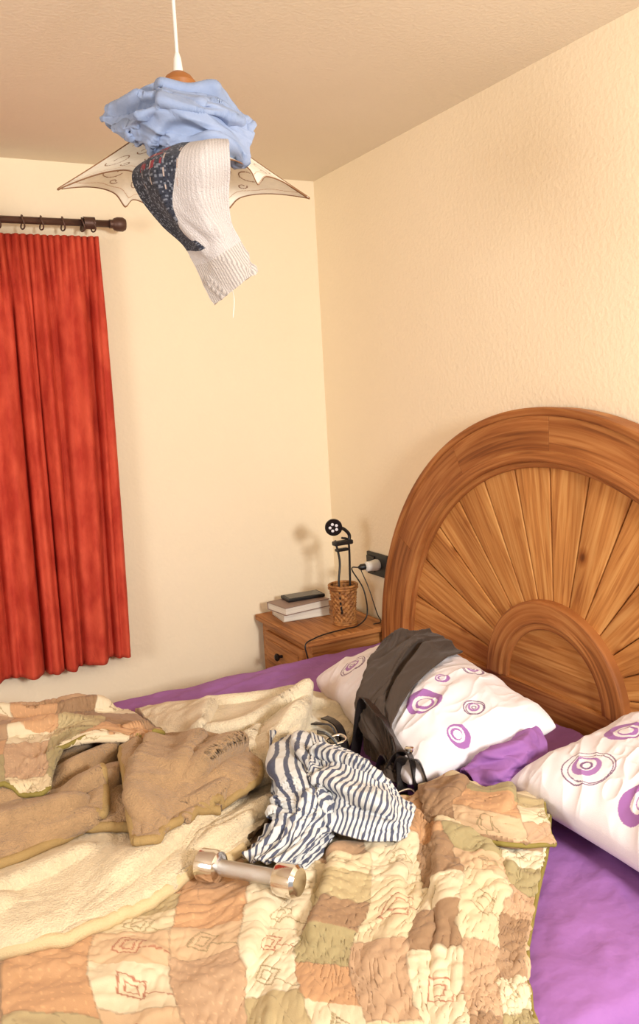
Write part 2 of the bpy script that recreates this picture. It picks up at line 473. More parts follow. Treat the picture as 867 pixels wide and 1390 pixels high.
cloth('quilt_rolled_corner', QR, 180, 260, [(.009, 11, 4, 10, 31), (.008, 20, 6, 75, 1032), (.005, 34, 12, 40, 33), (.003, 60, 24, 90, 1034)], .014,
      quilt_col(21, .12, .11), M_cloth, quilt, {'b': M_pipe, 'r': M_pipe}, .005,
      creases=[([(1.08,1.52),(1.06,1.44),(1.00,1.38)], .012, .035, .022), ([(1.16,1.40),(1.10,1.33),(1.04,1.27)], .012, .035, .022)])
# ------------------------------------------------------------------ fleece blanket
fleece = empty('fleece_blanket')
CR = (228, 208, 174); TN = (178, 144, 106)
def speck(c):
    c = np.array(c, float)
    return lambda u, v, ul, vl: c * (0.94 + .06 * vn(u * 60, v * 60, 7) + .05 * vn(u * 200, v * 200, 8))[..., None]
LO = [[(.02,1.96,.64),(.22,1.87,.65),(.355,1.80,.66),(.46,1.705,.67),(.643,1.768,.67),(.745,1.74,.67)],
      [(.00,1.78,.67),(.197,1.68,.680),(.32,1.64,.680),(.43,1.59,.680),(.577,1.643,.680),(.727,1.64,.680)],
      [(-.02,1.64,.68),(.177,1.57,.685),(.282,1.54,.685),(.40,1.545,.68),(.53,1.58,.68),(.673,1.60,.675)],
      [(-.03,1.55,.675),(.147,1.475,.68),(.247,1.46,.68),(.362,1.48,.675),(.488,1.52,.675),(.60,1.55,.67)],
      [(-.04,1.52,.655),(.132,1.45,.66),(.22,1.425,.66),(.33,1.45,.66),(.455,1.495,.66),(.583,1.52,.66)]]
cloth('fleece_lower', LO, 260, 360, [(.007, 6, 2.2, 120, 71), (.005, 13, 4, 60, 1072), (.002, 30, 12, 30, 73)], .024,
      speck(CR), M_fleece, fleece, {'b': M_hem}, .013, settle=settle_on(.010),
      creases=[([(.66,1.72),(.55,1.66),(.40,1.57),(.24,1.50)], .022, .07, .030, .5), ([(.72,1.66),(.60,1.59),(.46,1.54)], .016, .04, .020, .5), ([(.32,1.67),(.18,1.62),(.02,1.60)], .020, .06, .028, .5),
               ([(.14,1.57),(.06,1.54),(-.02,1.55)], .02, .04, .018, .4)])
FU = [[(.62,2.50,.625),(.80,2.42,.64),(.97,2.34,.65),(1.12,2.24,.65),(1.25,2.20,.625)],
      [(.61,2.30,.66),(.74,2.24,.67),(.90,2.18,.675),(1.06,2.12,.67),(1.20,2.12,.645)],
      [(.61,2.10,.66),(.71,2.03,.67),(.86,2.00,.68),(.98,1.95,.675),(1.12,1.99,.64)],
      [(.61,1.95,.67),(.70,1.89,.685),(.80,1.88,.69),(.91,1.84,.68),(1.03,1.89,.64)],
      [(.61,1.78,.67),(.68,1.72,.685),(.76,1.72,.68),(.87,1.76,.66),(.98,1.82,.63)]]
cloth('fleece_upper', FU, 280, 320, [(.007, 6, 2.5, 65, 51), (.007, 12, 4, 105, 1052), (.003, 28, 10, 40, 53)], .020,
      speck((236, 220, 190)), M_fleece, fleece, {'t': M_hem, 'r': M_hem}, .010, settle=settle_on(.010),
      creases=[([(1.14,2.06),(.96,2.11),(.78,2.06),(.64,2.14)], .020, .06, .042), ([(1.05,2.27),(.98,2.08),(.88,1.95),(.80,1.80)], .020, .05, .045), ([(1.14,2.22),(.92,2.25),(.72,2.34)], .020, .05, .028),
               ([(1.00,1.98),(.88,1.94),(.78,1.86),(.72,1.76)], .016, .05, .042), ([(.80,2.32),(.72,2.18),(.66,2.02)], .018, .04, .03), ([(.84,2.02),(.76,1.94),(.70,1.82)], .014, .035, .030)])
TNC = [[(.31,2.30,.66),(.44,2.30,.66),(.55,2.19,.67),(.65,2.02,.67),(.74,1.91,.67)],
       [(.24,2.08,.69),(.36,2.02,.70),(.485,1.97,.70),(.60,1.87,.70),(.70,1.77,.69)],
       [(.19,1.96,.70),(.32,1.90,.71),(.43,1.84,.71),(.54,1.77,.705),(.66,1.69,.69)],
       [(.22,1.86,.70),(.31,1.80,.71),(.39,1.74,.71),(.49,1.70,.70),(.60,1.66,.69)],
       [(.25,1.80,.69),(.32,1.74,.69),(.38,1.69,.69),(.465,1.65,.685),(.57,1.63,.68)]]
cloth('fleece_tan_lobe', TNC, 320, 320, [(.009, 6, 2.5, 125, 61), (.008, 12, 4, 80, 1062), (.003, 30, 12, 30, 63)], .020,
      speck(TN), M_fleece, fleece, {'b': M_hemT}, .011, settle=settle_on(.012),
      creases=[([(.60,2.08),(.48,2.06),(.36,1.98),(.25,1.92)], .020, .07, .050, .5), ([(.42,2.22),(.36,2.10),(.28,2.04)], .020, .05, .034, .5), ([(.46,1.94),(.38,1.86),(.28,1.82)], .016, .045, .036, .5)])
# overlapping corner of the blanket
TC = [[(.50,2.10,.725),(.58,2.02,.738),(.67,1.91,.738),(.715,1.77,.715)],
      [(.445,1.97,.745),(.525,1.86,.758),(.605,1.77,.755),(.68,1.675,.725)],
      [(.415,1.80,.745),(.475,1.725,.755),(.54,1.69,.745),(.605,1.65,.715)],
      [(.368,1.56,.715),(.395,1.55,.722),(.43,1.575,.718),(.478,1.61,.705)]]
cloth('fleece_tan_corner', TC, 280, 240, [(.012, 8, 2.5, 20, 64), (.009, 14, 4, 100, 1065), (.006, 20, 7, 50, 1067), (.003, 30, 12, 30, 66)], .018,
      speck(TN), M_fleece, fleece, {'l': M_hemT, 'r': M_hemT, 'b': M_hemT}, .010, settle=settle_on(.010),
      creases=[([(.56,2.00),(.50,1.86),(.44,1.72),(.40,1.60)], .034, .014, .034, .6), ([(.70,1.86),(.62,1.78),(.50,1.70)], .014, .045, .036, .6), ([(.63,1.92),(.56,1.82),(.47,1.68)], .014, .03, .026, .5), ([(.52,2.04),(.46,1.92),(.43,1.82)], .016, .03, .020, .4)])
TL = [[(.02,2.07,.70),(.195,1.955,.70),(.276,1.87,.71),(.37,1.85,.70)],
      [(.01,1.93,.715),(.17,1.86,.72),(.26,1.80,.72),(.36,1.785,.71)],
      [(.00,1.80,.715),(.153,1.75,.72),(.244,1.75,.72),(.343,1.74,.71)],
      [(-.02,1.70,.69),(.124,1.675,.695),(.215,1.705,.695),(.315,1.765,.695)]]
cloth('fleece_tan_edge', TL, 180, 240, [(.009, 6, 2.2, 120, 81), (.008, 14, 5, 70, 1082), (.003, 30, 12, 30, 83)], .020,
      speck(TN), M_fleece, fleece, {'b': M_hemT, 'r': M_hemT}, .011, settle=settle_on(.010),
      creases=[([(.35,1.81),(.20,1.78),(.03,1.81)], .020, .06, .034), ([(.32,1.88),(.15,1.91),(.02,1.95)], .020, .05, .034)])
FL = [[(.04,2.76,.60),(.25,2.66,.66),(.36,2.58,.68),(.47,2.50,.69),(.56,2.50,.64)],
      [(.10,2.53,.73),(.238,2.39,.745),(.336,2.27,.745),(.437,2.29,.73),(.567,2.31,.69)],
      [(.07,2.18,.76),(.20,2.13,.765),(.296,2.09,.765),(.405,2.105,.765),(.546,1.96,.745)],
      [(.05,1.97,.750),(.17,1.89,.750),(.247,1.84,.755),(.29,1.99,.775),(.415,2.04,.780)]]
cloth('quilt_turned_flap', FL, 300, 300, [(.009, 7, 3, 30, 41), (.008, 15, 5, 80, 1042), (.004, 34, 14, 50, 43), (.003, 60, 24, 10, 1044)], .014,
      quilt_col(8, .15, .17), M_cloth, quilt, {'b': M_pipe, 'r': M_pipe}, .006, settle=settle_on(.008),
      creases=[([(.54,2.36),(.44,2.36),(.28,2.33),(.08,2.45)], .022, .07, .045, .6), ([(.44,2.17),(.25,2.18),(.06,2.27)], .020, .05, .030, .6), ([(.50,2.45),(.36,2.48),(.20,2.58)], .02, .05, .03, .5)])

# ------------------------------------------------------------------ striped shirt
def stripes(pitch=.0125):
    def f(u, v, ul, vl):
        t = u + .014 * vn(u * 7, v * 7, 5)
        m = (t / pitch) % 1.0 < .40
        return np.where(m[..., None], np.array([84, 88, 108.]), np.array([216, 216, 214.]))
    return f
shirt = empty('striped_shirt')
S1 = [[(.80,1.86,.70),(.826,1.80,.745),(.88,1.75,.745),(.93,1.76,.70)],
      [(.73,1.70,.70),(.74,1.62,.755),(.79,1.59,.755),(.86,1.62,.70)],
      [(.695,1.59,.69),(.696,1.49,.745),(.74,1.46,.745),(.80,1.49,.70)],
      [(.635,1.53,.69),(.65,1.45,.72),(.68,1.42,.72),(.73,1.43,.68)],
      [(.555,1.47,.68),(.562,1.42,.70),(.59,1.38,.70),(.645,1.385,.67)]]
cloth('left_half', S1, 420, 320, [(.012, 16, 4, 5, 101), (.010, 22, 6, -20, 1102), (.006, 36, 10, 30, 1103), (.003, 60, 24, 40, 103)], .004, stripes(), M_cloth, shirt, None, settle=settle_on(.004),
      creases=[([(.88,1.82),(.79,1.64),(.75,1.48),(.62,1.42)], .028, .010, .030, .8), ([(.83,1.82),(.75,1.66),(.70,1.52),(.60,1.45)], .022, .010, .024, .8), ([(.91,1.77),(.83,1.60),(.78,1.48),(.66,1.40)], .020, .010, .022, .8)])
S2 = [[(.86,1.76,.69),(.91,1.67,.70),(.94,1.58,.70),(.93,1.44,.68)],
      [(.83,1.68,.745),(.87,1.58,.76),(.88,1.50,.75),(.91,1.39,.71)],
      [(.775,1.58,.745),(.79,1.47,.77),(.83,1.40,.75),(.885,1.36,.71)],
      [(.745,1.51,.70),(.73,1.42,.71),(.78,1.36,.70),(.86,1.345,.68)]]
cloth('right_half', S2, 340, 420, [(.011, 14, 5, 60, 111), (.010, 22, 7, 85, 1112), (.006, 36, 12, 30, 1113), (.003, 60, 24, 40, 113)], .004, stripes(), M_cloth, shirt, None, settle=settle_on(.004),
      creases=[([(.82,1.68),(.84,1.54),(.90,1.42)], .028, .010, .028, .8), ([(.88,1.68),(.90,1.54),(.92,1.44)], .022, .010, .024, .8), ([(.77,1.56),(.79,1.44),(.85,1.37)], .022, .010, .024, .8)])

# ------------------------------------------------------------------ dumbbell
db = empty('dumbbell')
R = .030
A = np.array([.480, 1.455, 0]); B = np.array([.578, 1.308, 0])
def sup(p, rr=.02):
    return max(top_z(p[0] + dx, p[1] + dy) for dx in (-rr, 0, rr) for dy in (-rr, 0, rr))
A[2] = min(max(sup(A) + R * .8, .70), .722); B[2] = min(max(sup(B) + R * .8, .695), .720)
ax = (B - A) / np.linalg.norm(B - A)
for i, (c, s) in enumerate(((A, 1), (B, -1))):
    prof = [(0, -.024), (R * .8, -.024), (R, -.018), (R, .014), (R * .93, .019), (R * .93, .022), (R * .55, .028), (0, .028)]
    lathe('weight_%d' % i, prof, c, M_chrome, db, axis=ax * s)
lathe('handle', [(.012, 0), (.015, .01), (.015, .06), (.015, np.linalg.norm(B - A) - .01), (.012, np.linalg.norm(B - A))], A, M_chrome2, db, axis=ax)

# ------------------------------------------------------------------ pillows
def ring_cols(circles, base=(244, 238, 243)):
    def f(px, py):
        c = np.broadcast_to(np.array(base, float), px.shape + (3,)).copy()
        for (cx, cy, r, typ) in circles:
            dx = px - cx; dy = py - cy
            d = np.hypot(dx, dy * 1.0); an = np.arctan2(dy, dx)
            wob = 1 + .02 * np.sin(an * 2 + cx * 40)
            if typ == 'p':
                ph_ = cx * 30
                ox, oy = .16 * r * math.cos(ph_), .16 * r * math.sin(ph_)
                m = (d < r * wob) & (np.hypot(dx - ox, dy - oy) > .68 * r * wob)
                d2 = np.hypot(dx - ox * 1.2, dy - oy * 1.2)
                m |= (d2 < .50 * r) & (np.hypot(dx - ox * .6, dy - oy * .6) > .36 * r)
                c[m] = (166, 112, 180)
            elif typ == 'o':
                m = np.abs(d - r * wob) < .0016
                m |= np.abs(np.hypot(dx - .1 * r, dy) - r * .84 * wob) < .0014
                c[m] = (130, 100, 130)
                m = (np.hypot(dx + .1 * r, dy) < .58 * r) & (np.hypot(dx + .16 * r, dy - .06 * r) > .38 * r)
                c[m] = (172, 124, 186)
                m = np.abs(np.hypot(dx + .1 * r, dy) - .2 * r) < .05 * r
                c[m] = (130, 95, 135)
        return c
    return f

def pillow_shape(n, k, L, W, T, seed, M):
    s, t = np.meshgrid(np.linspace(-1, 1, n), np.linspace(-1, 1, k))
    px = s * L / 2 * (1 - .04 * (1 - t ** 2) - .03 * t ** 8); py = t * W / 2 * (1 - .07 * (1 - s ** 2) - .08 * s ** 8)
    f = np.clip((1 - np.abs(s) ** 3.0) * (1 - np.abs(t) ** 2.4), 0, 1) ** .50
    wr = .014 * ridge(px * 6 + py * 4, py * 5, seed) + .008 * ridge(px * 14, py * 9 + px * 8, seed + 1001) + .005 * ridge(px * 24 + py * 10, py * 20, seed + 1002)
    zt = f * T / 2 + wr * f ** .4 + .003; zb = -f * T / 2 * .8 - .003
    V = np.concatenate([np.stack([px, py, zt], 2).reshape(-1, 3), np.stack([px, py, zb], 2).reshape(-1, 3)])
    F1 = grid_faces(k, n); F2 = grid_faces(k, n)[:, ::-1] + n * k
    idx = np.arange(n * k).reshape(k, n)
    loop = np.concatenate([idx[0, :-1], idx[:-1, -1], idx[-1, :0:-1], idx[:0:-1, 0]])
    nx = np.roll(loop, -1)
    F3 = np.stack([nx, loop, loop + n * k, nx + n * k], 1)
    V = V @ np.array(M.to_3x3()).T + np.array(M.translation)
    return V, np.concatenate([F1, F2, F3]), px, py
def pillow(name, L, W, T, loc, rz, rx, circles, seed):
    M = Matrix.Translation(loc) @ Matrix.Rotation(rz, 4, 'Z') @ Matrix.Rotation(rx, 4, 'X')
    V, F, px, py = pillow_shape(480, 300, L, W, T, seed, M)
    c = ring_cols(circles)(px, py).reshape(-1, 3); cols = linarr(np.concatenate([c, np.broadcast_to(np.array([244, 238, 243.]), c.shape)]))
    mesh_obj(name, V, F, M_cloth, None, cols=cols)
    V, F, _, _ = pillow_shape(60, 40, L, W, T, seed, M)
    add_support(V, F)
c1 = [(-.34, -.06, .034, 'p'), (-.06, .10, .028, 'p'), (-.05, -.10, .036, 'p'), (.0, .02, .028, 'p'), (.06, -.13, .042, 'o'), (.11, .13, .028, 'o'), (.20, -.06, .050, 'p'), (.28, .04, .026, 'o'),
      (.13, .03, .020, 'p'), (-.2, -.12, .04, 'o'), (.34, -.04, .028, 'p')]
pillow('pillow', .78, .44, .17, (1.290, 1.905, .700), math.radians(-101), math.radians(10), c1, 201)
c2 = [(-.20, .03, .046, 'p'), (-.15, -.13, .056, 'o'), (.02, -.15, .05, 'p'), (.06, .05, .05, 'o'), (.2, -.1, .05, 'p')]
pillow('pillow', .66, .48, .17, (1.41, 1.10, .700), math.radians(-92), math.radians(7), c2, 211)

# ------------------------------------------------------------------ brown t-shirt draped over the pillow
BS = [[(1.52,2.28),(1.51,2.18),(1.50,2.06),(1.47,1.94)],
      [(1.40,2.22),(1.38,2.11),(1.36,1.98),(1.34,1.86)],
      [(1.27,2.10),(1.25,2.00),(1.23,1.89),(1.20,1.79)],
      [(1.15,1.97),(1.12,1.89),(1.10,1.80),(1.09,1.72)],
      [(1.08,1.86),(1.06,1.79),(1.045,1.72),(1.035,1.65)],
      [(1.045,1.78),(1.03,1.72),(1.02,1.66),(1.015,1.60)]]
BS3 = [[(x, y, top_z(x, y, .64) + .012) for x, y in r] for r in BS]
tee = empty('brown_tshirt')
cloth('tshirt_body', BS3, 190, 130, [(.012, 14, 3, 0, 121), (.012, 24, 5, 12, 1122), (.006, 40, 10, -10, 1123)], .005, solid((76, 64, 56)), M_cloth, tee, None, settle=settle_on(.005),
      creases=[([(1.48,2.20),(1.30,2.08),(1.12,1.88),(1.04,1.72)], .03, .010, .024), ([(1.47,2.10),(1.27,1.96),(1.10,1.80),(1.03,1.66)], .010, .03, .024), ([(1.44,2.04),(1.25,1.88),(1.08,1.74)], .02, .010, .016)])
PB = [[(1.33,1.55,.66),(1.25,1.55,.66),(1.16,1.57,.65)],[(1.36,1.50,.73),(1.26,1.48,.735),(1.14,1.51,.69)],[(1.34,1.44,.67),(1.25,1.42,.68),(1.14,1.45,.655)]]
cloth('sheet_bunch', PB, 110, 140, [(.010, 18, 5, 20, 131), (.010, 30, 8, 70, 1132), (.005, 50, 12, 40, 1133)], .006, None, M_purple, bed, None,
      creases=[([(1.34,1.50),(1.25,1.47),(1.15,1.52)], .010, .018, .02), ([(1.32,1.46),(1.22,1.45),(1.15,1.47)], .009, .015, .016)])

belt = empty('black_leather_belt')
M_leather = mat_plain('black_leather', (36, 30, 30), .32, bscale=300, bstr=.3)
def onbed(pts, dz, arch=0.0):
    P_ = catmull1(np.array(pts, float), 14)
    return [(x, y, top_z(x, y) + dz + arch * math.sin(math.pi * i / 13.0)) for i, (x, y) in enumerate(P_)]
ribbon('strap_a', onbed([(.95,1.93),(1.00,1.87),(1.04,1.80),(1.05,1.72),(1.04,1.64),(1.00,1.57)], .014, .020), .028, .004, M_leather, belt, 90, [10, 40, 20, 50, 20])
ribbon('strap_b', onbed([(.93,1.86),(.98,1.82),(1.01,1.76),(1.02,1.68),(1.03,1.60),(1.07,1.55)], .018, .012), .026, .004, M_leather, belt, 90, [40, 10, 50, 10])
ribbon('strap_c', onbed([(1.00,1.95),(1.01,1.86),(.98,1.78),(.99,1.69),(1.03,1.62),(1.04,1.56)], .022, .024), .024, .004, M_leather, belt, 90, [0, 30, 60, 20])
for k, (cx, cy) in enumerate(((1.005, 1.565), (.975, 1.84))):
    a_ = .021; b_ = .015; cz = top_z(cx, cy) + .028
    tube('buckle_%d' % k, [(cx - a_, cy - b_, cz), (cx + a_, cy - b_, cz + .003), (cx + a_, cy + b_, cz + .008), (cx - a_, cy + b_, cz + .005), (cx - a_, cy - b_, cz)], .004, M_chrome, belt, n=50)
lathe('buckle_stud', [(0, -.006), (.010, -.006), (.012, 0), (.010, .006), (0, .008)], (1.045, 1.60, top_z(1.045, 1.60) + .03), M_chrome, belt)

# ------------------------------------------------------------------ room
WX, WY, CZ = 1.756, 3.24, 2.5
XL, YF = -2.3, -2.0
box('wall_back', (XL - .1, WY, 0), (WX + .1, WY + .1, CZ), M_wall)
box('wall_right', (WX, YF, 0), (WX + .1, WY, CZ), M_wall)
box('wall_left', (XL - .1, YF, 0), (XL, WY, CZ), M_wall)
box('ceiling', (XL - .1, YF, CZ), (WX + .1, WY + .1, CZ + .1), M_ceil)
box('floor', (XL - .1, YF, -.1), (WX + .1, WY + .1, 0), M_floor)

# ------------------------------------------------------------------ headboard
def sector(name, cy, cz, r0, r1, a0, a1, xf, xb, n, mat, parent, uo=0, vo=0, radial=False, bev=.004, cart=False):
    V = []; UV = []
    f0 = r0 if callable(r0) else (lambda a: r0)
    f1 = r1 if callable(r1) else (lambda a: r1)
    am = (a0 + a1) / 2
    for i in range(n + 1):
        a = math.radians(a0 + (a1 - a0) * i / n)
        for r, x in ((f0(a), xf), (f1(a), xf), (f1(a), xb), (f0(a), xb)):
            V.append((x, cy + r * math.cos(a), cz + r * math.sin(a)))
            if cart: UV.append((uo + r * math.sin(a), vo + r * math.cos(a)))
            elif radial: UV.append((uo + r * (a - math.radians(am)), vo + r))
            else: UV.append((uo + r, vo + a * (f0(a) + f1(a)) / 2))
    F = []
    for i in range(n):
        b = i * 4
        for k in range(4):
            F.append((b + k, b + (k + 1) % 4, b + 4 + (k + 1) % 4, b + 4 + k))
    F.append((0, 3, 2, 1)); e = n * 4; F.append((e, e + 1, e + 2, e + 3))
    ob = mesh_obj(name, V, F, mat, parent, smooth=False, uvs=UV)
    bm = bmesh.new(); bm.from_mesh(ob.data); bmesh.ops.recalc_face_normals(bm, faces=bm.faces); bm.to_mesh(ob.data); bm.free()
    if bev:
        m = ob.modifiers.new('bev', 'BEVEL'); m.width = bev; m.segments = 3; m.limit_method = 'ANGLE'; m.angle_limit = math.radians(40)
    return ob

hb = empty('headboard')
HY, HZ, HR = 1.80, .60, .915
SZ = .66
angs = [0, 30, 62, 92, 122, 152, 180]
for i in range(6):
    sector('arch_segment_%d' % i, HY, HZ, .785, HR, angs[i] + .02, angs[i + 1] - .02, 1.675, 1.745, 18, M_woodD, hb, uo=i * 1.7, vo=i * 2.3, bev=.0015)
sector('arch_outer_bead', HY, HZ, .895, HR + .004, 0, 180, 1.668, 1.70, 96, M_woodD, hb, bev=.007)
sector('arch_inner_bead', HY, HZ, .760, .795, 0, 180, 1.668, 1.74, 96, M_woodD, hb, bev=.010)
sector('arch_inner_step', HY, HZ, .742, .765, 0, 180, 1.690, 1.74, 96, M_woodD, hb, bev=.006)
sector('panel_back', HY, HZ, .02, .80, 0, 180, 1.725, 1.745, 48, M_woodD, hb, bev=0)
def rout(a):
    dz = SZ - HZ; R = .755
    b = dz * math.sin(a)
    return -b + math.sqrt(max(0, b * b - dz * dz + R * R))
NP = 14
for i in range(NP):
    a0 = 180 * i / NP + .18; a1 = 180 * (i + 1) / NP - .18
    sector('plank_%d' % i, HY, SZ, .26, rout, a0, a1, 1.703, 1.735, 5, M_wood, hb, uo=i * .77, vo=i * 1.31, radial=True, bev=.005)
sector('small_arch_rim', HY, SZ, .215, .285, 0, 180, 1.672, 1.735, 40, M_woodD, hb, uo=3, bev=.010)
sector('small_arch_step', HY, SZ, .195, .222, 0, 180, 1.684, 1.735, 40, M_woodD, hb, uo=5, bev=.006)
sector('small_arch_panel', HY, SZ, .002, .20, 0, 180, 1.695, 1.735, 40, M_wood, hb, uo=.3, vo=7, bev=0, cart=True)
box('lower_rail', (1.682, HY - .80, .50), (1.745, HY + .80, .665), M_woodD, hb, .008)
box('leg_left', (1.675, HY + .785, 0), (1.745, HY + HR, .602), M_woodD, hb, .004)
box('leg_right', (1.675, HY - HR, 0), (1.745, HY - .785, .602), M_woodD, hb, .004)
box('lower_panel', (1.70, HY - .80, .15), (1.735, HY + .80, .51), M_wood, hb, .004)

# ------------------------------------------------------------------ curtain
cur = empty('red_curtain')
nc, nr = 900, 100
xs = np.linspace(-.35, .785, nc); z = np.linspace(2.215, .61, nr)
X, Z = np.meshgrid(xs, z)
T = (2.215 - Z) / 1.6
fine = .008 * np.sin(X * 2 * np.pi / .024 + 2 * vn(X * 20, Z * 0, 4))
sx = X + .018 * np.sin(X * 23 + .6) + .02 * vn(X * 7 + T * .5, T * .8, 6) + .012 * T
ph = sx * 2 * np.pi / .088
am = .55 + .7 * vn(X * 9, T * 1.6 + 3, 12)
big = .028 * am * np.sin(ph) + .010 * np.sin(1.7 * ph + 1 + 2 * T) + .007 * np.sin(2.9 * ph)
k = np.clip(T / .22, 0, 1); k = k * k * (3 - 2 * k)
Yc = 3.150 + fine * (1 - k) + big * (.15 + .85 * k) * (.8 + .35 * T) + .005 * vn(X * 40, Z * 6, 8) + .003 * vn(X * 30, Z * 25, 9)
Yc = np.minimum(Yc, 3.225)
Xc = X + .006 * k * np.sin(ph + 1.2)
Zc = Z + .008 * T * np.sin(X * 9)
V = np.stack([Xc, Yc, Zc], 2).reshape(-1, 3)
co = mesh_obj('curtain_panel', V, grid_faces(nr, nc), M_curt, cur)
m = co.modifiers.new('s', 'SOLIDIFY'); m.thickness = .003
rod = empty('curtain_rod')
M_rod = mat_plain('dark_bronze', (98, 70, 60), .45, metal=.4)
tube('rod', [(-1.2, 3.145, 2.262), (.83, 3.145, 2.262)], .013, M_rod, rod, n=4, seg=20)
lathe('finial', [(0, -.002), (.016, 0), (.016, .012), (.022, .018), (.026, .03), (.026, .05), (.02, .06), (0, .062)], (.83, 3.145, 2.262), M_rod, rod, axis=(1, 0, 0))
lathe('bracket_cup', [(0, -.02), (.022, -.02), (.022, .02), (0, .02)], (.755, 3.145, 2.262), M_rod, rod, axis=(1, 0, 0))
tube('bracket_arm', [(.755, 3.145, 2.262), (.755, 3.24, 2.262)], .010, M_rod, rod, n=4)
th = np.linspace(0, 2 * np.pi, 25)
for i, x in enumerate([-.3, -.18, -.06, .06, .16, .27, .36, .44, .52, .585, .66, .73, .77]):
    tube('ring_%d' % i, [(x + .004 * math.sin(a * 2), 3.145 + .021 * math.cos(a), 2.255 + .024 * math.sin(a)) for a in th], .0028, M_rod, rod, n=50, seg=8)

# ------------------------------------------------------------------ nightstand
ns = empty('nightstand')
box('top', (1.345, 2.725, .635), (1.725, 3.225, .66), M_wood_ns, ns, .006, 3)
box('body', (1.37, 2.745, .06), (1.72, 3.205, .637), M_wood_ns, ns, .003)
box('drawer_front', (1.355, 2.80, .47), (1.375, 3.15, .605), M_wood_ns, ns, .006, 3)
box('drawer_inset', (1.350, 2.83, .50), (1.36, 3.12, .575), M_wood_ns, ns, .004, 3)
lathe('knob', [(.006, 0), (.006, .012), (.014, .018), (.016, .026), (.010, .032), (0, .034)], (1.35, 2.975, .538), M_blackm, ns, axis=(-1, 0, 0))
box('door_front', (1.355, 2.80, .12), (1.375, 3.15, .44), M_wood_ns, ns, .006, 3)
for i, (x, y) in enumerate(((1.39, 2.765), (1.70, 2.765), (1.39, 3.185), (1.70, 3.185))):
    box('foot_%d' % i, (x - .02, y - .02, 0), (x + .02, y + .02, .062), M_wood_ns, ns, .003)

M_paper = mat_plain('paper_pages', (240, 234, 222), .8, nscale=3, stretch=(1, 1, 200), c2=(218, 210, 196))
M_cov1 = mat_plain('grey_cover', (150, 125, 115), .5)
M_cov2 = mat_plain('cream_cover', (225, 215, 200), .5)
def book(name, cx, cy, z, L, W, H, rot, cover):
    e = empty(name)
    box('pages', (-W / 2 + .004, -L / 2 + .004, .003), (W / 2 - .002, L / 2 - .004, H - .003), M_paper, e)
    box('cover_top', (-W / 2, -L / 2, H - .003), (W / 2, L / 2, H), cover, e, .001)
    box('cover_bottom', (-W / 2, -L / 2, 0), (W / 2, L / 2, .003), cover, e, .001)
    box('spine', (W / 2 - .003, -L / 2, 0), (W / 2, L / 2, H), cover, e, .001)
    e.location = (cx, cy, z); e.rotation_euler = (0, 0, rot)
book('book', 1.50, 3.085, .661, .21, .145, .034, math.radians(84), M_cov2)
book('book', 1.485, 3.075, .696, .22, .15, .032, math.radians(96), M_cov1)
tb = empty('smartphone')
tb.location = (1.52, 3.10, .7285); tb.rotation_euler = (0, 0, math.radians(-4))
box('phone_body', (-.085, -.045, 0), (.085, .045, .014), M_black, tb, .004)
box('phone_screen', (-.075, -.038, .0135), (.075, .038, .0148), mat_plain('glass_black', (12, 12, 14), .08), tb)

wk = empty('wicker_basket')
M_wick = mat_plain('wicker', (186, 130, 70), .6, c2=(128, 80, 38), nscale=60)
BC = (1.585, 2.86, .66)
nz, nt_ = 90, 180
a, zz = np.meshgrid(np.linspace(0, 2 * np.pi, nt_, endpoint=False), np.linspace(0, 1, nz))
weave = np.sin(a * 14 + np.pi * np.floor(zz * 14)) * np.abs(np.sin(zz * 14 * np.pi))
rr = .043 + .012 * zz ** 1.2 + .0035 * weave
V = np.stack([BC[0] + rr * np.cos(a), BC[1] + rr * np.sin(a), BC[2] + .002 + .15 * zz], 2).reshape(-1, 3)
bo = mesh_obj('woven_wall', V, grid_faces(nz, nt_, True), M_wick, wk)
mm = bo.modifiers.new('s', 'SOLIDIFY'); mm.thickness = .004
for i, (zr, r) in enumerate(((.004, .047), (.012, .047), (.148, .057), (.158, .057))):
    tube('rim_%d' % i, [(BC[0] + r * math.cos(t), BC[1] + r * math.sin(t), BC[2] + zr) for t in th], .005, M_wick, wk, n=60)
lathe('base', [(0, 0), (.045, 0), (.045, .006), (0, .006)], (BC[0], BC[1], BC[2] + .001), M_wick, wk)

rl = empty('clip_reading_lamp')
bx, by, bz = BC
tube('stem_front', [(bx - .03, by - .035, bz + .05), (bx - .035, by - .03, bz + .17), (bx - .02, by - .02, bz + .26), (bx - .03, by - .01, bz + .345)], .0045, M_black, rl, n=40)
tube('stem_back', [(bx + .03, by + .0, bz + .05), (bx + .035, by, bz + .2), (bx + .03, by - .01, bz + .33), (bx + .0, by - .01, bz + .352)], .0045, M_black, rl, n=40)
tube('gooseneck', [(bx - .02, by - .02, bz + .335), (bx + .02, by - .02, bz + .335), (bx + .03, by - .02, bz + .36), (bx + .01, by - .02, bz + .385), (bx - .02, by - .025, bz + .40)], .007, M_black, rl, n=50)
box('clip_upper', (bx - .045, by - .035, bz + .325), (bx + .04, by - .005, bz + .343), M_black, rl, .005)
box('clip_lower', (bx - .035, by - .032, bz + .30), (bx + .02, by - .008, bz + .312), M_black, rl, .004)
hd = np.array([-.45, -.85, -.15])
lathe('head_shell', [(0, -.022), (.016, -.02), (.030, -.008), (.034, .004), (.034, .014), (.029, .014)], (bx - .045, by - .03, bz + .405), M_blackm, rl, axis=hd)
lathe('led_face', [(0, .0), (.030, .0), (.030, .005), (0, .005)], np.array([bx - .045, by - .03, bz + .405]) + hd / np.linalg.norm(hd) * .008, M_chrome, rl, axis=hd)
M_led = mat_plain('led_lens', (250, 250, 255), .2)
h_ = hd / np.linalg.norm(hd); s1 = np.cross(h_, [0, 0, 1]); s1 /= np.linalg.norm(s1); s2 = np.cross(s1, h_)
